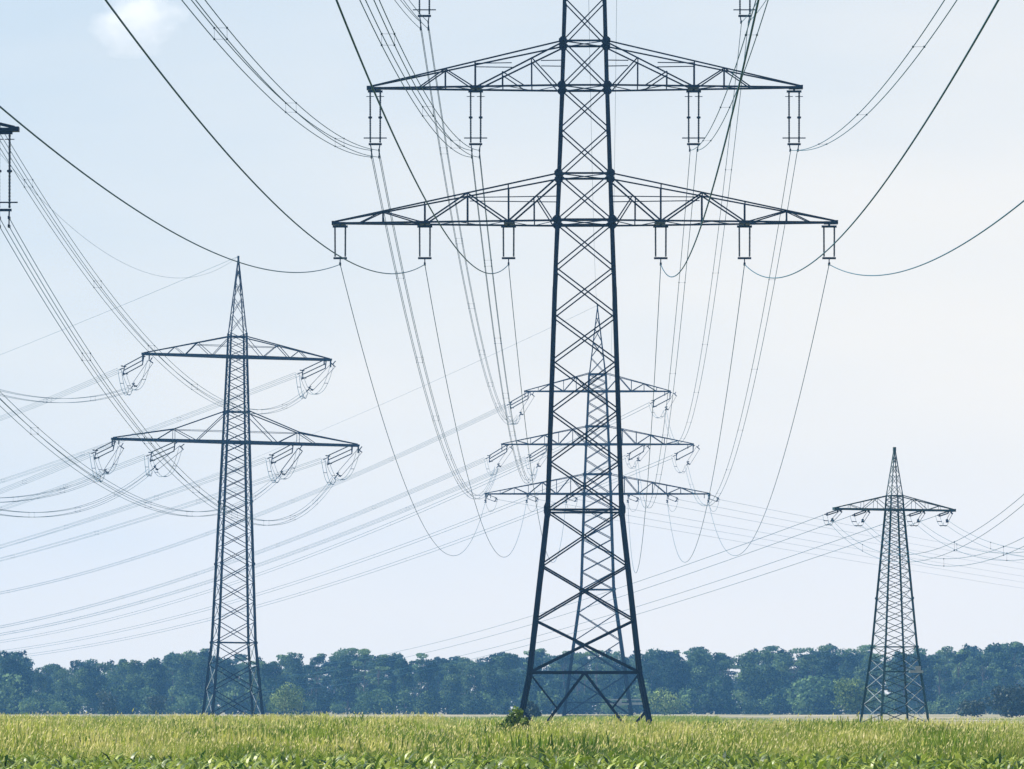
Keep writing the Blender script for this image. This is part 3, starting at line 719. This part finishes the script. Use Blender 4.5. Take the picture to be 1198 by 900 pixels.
# ------------------------------------------------------------------ trees
def foliage(lobes, n, leaf, seed, M=None):
    """leaf clumps spread over lobes [(cx,cy,cz,rx,rz)]"""
    r = np.random.default_rng(seed); L = np.array(lobes); vol = L[:,3]**2*L[:,4]; p = vol**.7/np.sum(vol**.7)
    li = r.choice(len(L), n, p=p); dirs = r.normal(size=(n,3)); dirs /= np.linalg.norm(dirs, axis=1)[:,None]
    rad = (.55+.5*r.random(n)**.6)*(1+.14*np.sin(dirs[:,0]*5+li)*np.cos(dirs[:,2]*6+li*2))
    c = L[li]; P = c[:,:3]+dirs*np.stack([c[:,3],c[:,3],c[:,4]],-1)*rad[:,None]
    nrm = dirs+r.normal(size=(n,3))*.7; nrm /= np.linalg.norm(nrm, axis=1)[:,None]
    ref = r.normal(size=(n,3)); u = np.cross(nrm, ref); u /= np.linalg.norm(u, axis=1)[:,None]; v = np.cross(nrm, u)
    s = leaf*(.5+r.random(n))[:,None]; 
    V = np.stack([P-u*s*.5, P-v*s*.36+nrm*s*.1, P+u*s*.5, P+v*s*.36+nrm*s*.12], 1).reshape(-1,3); k = np.arange(n)*4
    lt = r.random(len(L))*.75-.1
    T = np.repeat(np.clip(.25+lt[li]+r.normal(0,.14,n), 0, 1), 4)
    return V, np.stack([k,k+1,k+2,k+3],-1), T
def broad_lobes(seed, H=15.0, W=4.2, low=.0):
    r = random.Random(seed); out = []
    for i in range(15):
        u = r.random()**.8; z = H*(.12+low+.80*u*(1-low)); wmax = W*(1-.75*abs((z/H)-.5)**1.3*1.6)
        a = r.random()*6.283; q = wmax*.62*r.random()**.5; s = (.9+.9*r.random())*W/4.2
        out.append((math.cos(a)*q, math.sin(a)*q, z, s*1.05, s*.8))
    out.append((0,0,H*.93,.9,.75)); out.append((r.uniform(-.6,.6),0,H*.5,W*.55,H*.28))
    return out
def pine_lobes(seed, H=16.0):
    r = random.Random(seed); out = []
    for i in range(13):
        z = H*(.48+.50*r.random()); a = r.random()*6.283; q = 2.9*(1.15-z/H)*2.0*r.random()**.6+.3
        out.append((math.cos(a)*q, math.sin(a)*q, z, .75+.75*r.random(), .4+.35*r.random()))
    for i in range(5):
        out.append((r.uniform(-2,2), r.uniform(-2,2), H*(.1+.35*r.random()), 1.2+.6*r.random(), 1.4))
    return out
def trunk_mesh(H, r0, seed, lobes):
    r = random.Random(seed); mb = MB(); top = Vector((r.uniform(-.5,.5), r.uniform(-.5,.5), H*.82))
    mb.tube([Vector((0,0,-.2)), Vector((0,0,0)).lerp(top,.4)+Vector((r.uniform(-.2,.2),0,0)), top], [r0, r0*.75, r0*.25], 7)
    for l in lobes[:7]:
        s = Vector((0,0,0)).lerp(top, min(.9, max(.25, l[2]/H-.15))); mb.tube([s, Vector(l[:3])], [r0*.35, r0*.1], 5)
    me = bpy.data.meshes.new('trunk'); me.from_pydata(mb.v, [], mb.f); me.materials.append(M_BARK); return me
kinds = []
for i in range(5):
    l = broad_lobes(100+i, 15, 4.4+.3*(i%3)); kinds.append(('b', np_mesh('crown', *foliage(l, 4200, .50, i)[:2], M_LEAF, foliage(l, 4200, .50, i)[2]), trunk_mesh(15, .28, i, l)))
for i in range(4):
    l = pine_lobes(200+i); kinds.append(('p', np_mesh('crown', *foliage(l, 3400, .43, 20+i)[:2], M_LEAF, foliage(l, 3400, .43, 20+i)[2]), trunk_mesh(16, .26, 20+i, l)))
bushk = []
for i in range(4):
    r_ = random.Random(300+i); l = [(r_.uniform(-1.6,1.6), r_.uniform(-1.4,1.4), .5+r_.random()*2.6, .8+.7*r_.random(), .8+.5*r_.random()) for _ in range(10)]+[(0,0,1.4,1.9,1.5)]
    f_ = foliage(l, 1500, .36, 40+i); bushk.append((np_mesh('crown', f_[0], f_[1], M_BUSH, f_[2]), trunk_mesh(3, .12, 40+i, l)))
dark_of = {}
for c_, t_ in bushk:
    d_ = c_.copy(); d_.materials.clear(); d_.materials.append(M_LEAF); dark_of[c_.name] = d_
def place(name, crown, trunk, loc, sc, rz, label, cat, group):
    t_ = empty(name, loc, rz); t_.scale = sc; tag(t_, label, cat, group)
    for nm, me in (('crown', crown), ('trunk', trunk)):
        o = bpy.data.objects.new(nm, me); C.objects.link(o); o.parent = t_
    return t_
topx = [-900,-200,0,30,45,100,140,180,200,245,300,322,345,360,380,400,425,450,475,500,540,560,600,650,700,760,800,820,850,900,950,1000,1050,1100,1150,1198,1400,2100]
topy = [768,766,757,763,773,773,771,769,763,764,770,768,765,774,766,761,757,765,761,769,761,768,758,763,758,762,761,755,765,756,756,755,758,757,755,752,756,758]
rr = random.Random(12)
GT = 'trees of the wood along the horizon'
for row, (D, step, dh) in enumerate(((1010,25,4),(1060,26,0),(1115,30,-1),(1180,34,-1),(1260,28,5))):
    px = -230 - row*9
    while px < 1430:
        x = px+rr.uniform(-8,8); ty = float(np.interp(x, topx, topy))+dh+rr.choice((rr.uniform(-4,4), rr.uniform(-6,8)))
        H = EYE+(HZ-ty)*D/F
        left = x < 250
        if row == 0: kd = rr.choice(kinds[:5]) if (left or rr.random() < .6) else rr.choice(kinds[5:])
        else: kd = rr.choice(kinds[5:]) if (rr.random() < (.15 if left else .55)) else rr.choice(kinds[:5])
        base = 15.4 if kd[0] == 'b' else 16.2
        if row == 4: kd = kinds[rr.randrange(5)]
        s = H/base; wsc = s*rr.uniform(.85,1.15)*(1.0 if kd[0] == 'b' else 1.15)
        lab = {'b':'rounded leafy tree in the dark wood beyond the field', 'p':'tall open-crowned pine in the dark wood beyond the field'}[kd[0]]
        place('leafy_tree' if kd[0] == 'b' else 'pine_tree', kd[1], kd[2], ((x-CX)*D/F, D+rr.uniform(-14,14), 0), (wsc, wsc, s), rr.uniform(0,6.28), lab, 'tree', GT)
        px += step*rr.uniform(.75,1.25)
for x, D in ((774,1035),(768,1090),(786,1095),(1,1030),(26,1040)):
    kd = kinds[int(x)%5]; H = EYE+(HZ-757)*D/F; s = H/15.4
    place('leafy_tree', kd[1], kd[2], ((x-CX)*D/F, D, 0), (s*1.15,s*1.15,s), x, 'rounded leafy tree in the dark wood beyond the field', 'tree', GT)
# undergrowth at the wood's edge
for i in range(105):
    x = -200+i*15.3+rr.uniform(-6,6); D = rr.uniform(975,1000); H = rr.choice([2.2,2.8,3.5,4.5,5.5])*rr.uniform(.85,1.15)
    bk = rr.choice(bushk); s = H/3.4*rr.choice((.8,1,1.25))
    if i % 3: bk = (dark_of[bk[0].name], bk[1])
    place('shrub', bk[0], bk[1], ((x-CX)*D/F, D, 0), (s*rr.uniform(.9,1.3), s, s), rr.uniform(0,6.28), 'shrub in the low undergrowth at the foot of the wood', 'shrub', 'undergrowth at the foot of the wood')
# bushes one can point to
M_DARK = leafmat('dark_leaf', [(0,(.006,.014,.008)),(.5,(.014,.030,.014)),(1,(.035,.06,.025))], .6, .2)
def own_bush(px, base_D, wpx, hpx, mat, label, seed, n=1500, leaf=.34):
    s = F/base_D; H = hpx/s; W = wpx/s; r_ = random.Random(seed)
    l = [(r_.uniform(-.33,.33)*W, r_.uniform(-.3,.3)*W, H*(.2+.6*r_.random()), W*(.13+.1*r_.random()), H*(.15+.08*r_.random())) for _ in range(12)]+[(0,0,H*.45,W*.33,H*.4)]
    f_ = foliage(l, n, leaf, seed)
    place('bush', np_mesh('crown', f_[0], f_[1], mat, f_[2]), trunk_mesh(H*.8, .08+.01*H, seed, l), ((px-CX)*base_D/F, base_D, 0), (1,1,1), 0, label, 'bush', None)
M_BUSH2 = leafmat('pale_bush_leaf', [(0,(.008,.03,.012)),(.45,(.08,.14,.045)),(1,(.28,.36,.12))], .7, .35, .1)  # the leaves' own brighter yellow green
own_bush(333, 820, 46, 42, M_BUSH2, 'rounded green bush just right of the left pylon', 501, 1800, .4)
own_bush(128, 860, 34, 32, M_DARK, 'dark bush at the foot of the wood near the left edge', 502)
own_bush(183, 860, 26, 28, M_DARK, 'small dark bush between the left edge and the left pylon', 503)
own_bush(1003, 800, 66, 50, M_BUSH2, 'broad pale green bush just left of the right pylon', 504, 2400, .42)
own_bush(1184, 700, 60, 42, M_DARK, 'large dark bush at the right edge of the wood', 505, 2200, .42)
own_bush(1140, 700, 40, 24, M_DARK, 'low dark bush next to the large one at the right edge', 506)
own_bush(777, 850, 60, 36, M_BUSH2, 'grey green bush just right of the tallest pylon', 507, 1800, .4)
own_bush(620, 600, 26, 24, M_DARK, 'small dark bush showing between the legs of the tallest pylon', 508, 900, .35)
M_NEARB = leafmat('near_bush_leaf', [(0,(.012,.035,.005)),(.5,(.05,.10,.012)),(1,(.16,.24,.03))], .4, .35)
own_bush(601, 150, 40, 60, M_NEARB, 'dark leafy bush hiding the left foot of the tallest pylon', 509, 2400, .10)

# ------------------------------------------------------------------ cloud and haze
def puff():
    D = 6000.; c = at(157, 22, D); s = F/D
    t_ = MB(); 
    import bmesh
    bm = bmesh.new(); bmesh.ops.create_icosphere(bm, subdivisions=4, radius=1.0)
    for v in bm.verts: v.co = Vector((v.co.x*66/s, v.co.y*60/s, v.co.z*48/s))
    me = bpy.data.meshes.new('cloud'); bm.to_mesh(me); bm.free()
    m = bpy.data.materials.new('cloud'); m.use_nodes = True; t = m.node_tree; t.nodes.remove(t.nodes['Principled BSDF'])
    pv = t.nodes.new('ShaderNodeVolumePrincipled'); pv.inputs['Color'].default_value = (1,.98,.96,1); pv.inputs['Anisotropy'].default_value = .3
    tc = t.nodes.new('ShaderNodeTexCoord'); mp = t.nodes.new('ShaderNodeMapping'); mp.inputs['Scale'].default_value = (s/66, s/60, s/48)
    t.links.new(tc.outputs['Object'], mp.inputs[0])
    ln = t.nodes.new('ShaderNodeVectorMath'); ln.operation = 'LENGTH'; t.links.new(mp.outputs[0], ln.inputs[0])
    no = t.nodes.new('ShaderNodeTexNoise'); no.inputs['Scale'].default_value = 1.6; no.inputs['Detail'].default_value = 5; t.links.new(mp.outputs[0], no.inputs[0])
    a = t.nodes.new('ShaderNodeMath'); a.operation = 'SUBTRACT'; t.links.new(no.outputs[0], a.inputs[0]); a.inputs[1].default_value = .12
    a2 = t.nodes.new('ShaderNodeMath'); a2.operation = 'MULTIPLY_ADD'; t.links.new(ln.outputs['Value'], a2.inputs[0]); a2.inputs[1].default_value = -.5; t.links.new(a.outputs[0], a2.inputs[2])
    a3 = t.nodes.new('ShaderNodeMath'); a3.operation = 'MULTIPLY'; t.links.new(a2.outputs[0], a3.inputs[0]); a3.inputs[1].default_value = .03; a3.use_clamp = True
    a4 = t.nodes.new('ShaderNodeMath'); a4.operation = 'MINIMUM'; t.links.new(a3.outputs[0], a4.inputs[0]); a4.inputs[1].default_value = .0045
    t.links.new(a4.outputs[0], pv.inputs['Density']); t.links.new(pv.outputs[0], t.nodes['Material Output'].inputs['Volume'])
    o = link_mesh('cloud', me, None, m); o.location = c; tag(o, 'small soft white cloud at the top left', 'cloud', None, 'stuff')
puff()
hm = bpy.data.materials.new('haze'); hm.use_nodes = True; t = hm.node_tree; t.nodes.remove(t.nodes['Principled BSDF'])
pv = t.nodes.new('ShaderNodeVolumePrincipled'); pv.inputs['Color'].default_value = (.19,.50,1.0,1); pv.inputs['Density'].default_value = .00018; pv.inputs['Anisotropy'].default_value = .1
t.links.new(pv.outputs[0], t.nodes['Material Output'].inputs['Volume'])
m = MB(); m.box((0, 810, 33.5), (2300, 1960, 70)); hz = m.build('haze', hm); tag(hz, 'thin blue summer haze over the field', 'haze', None, 'stuff')
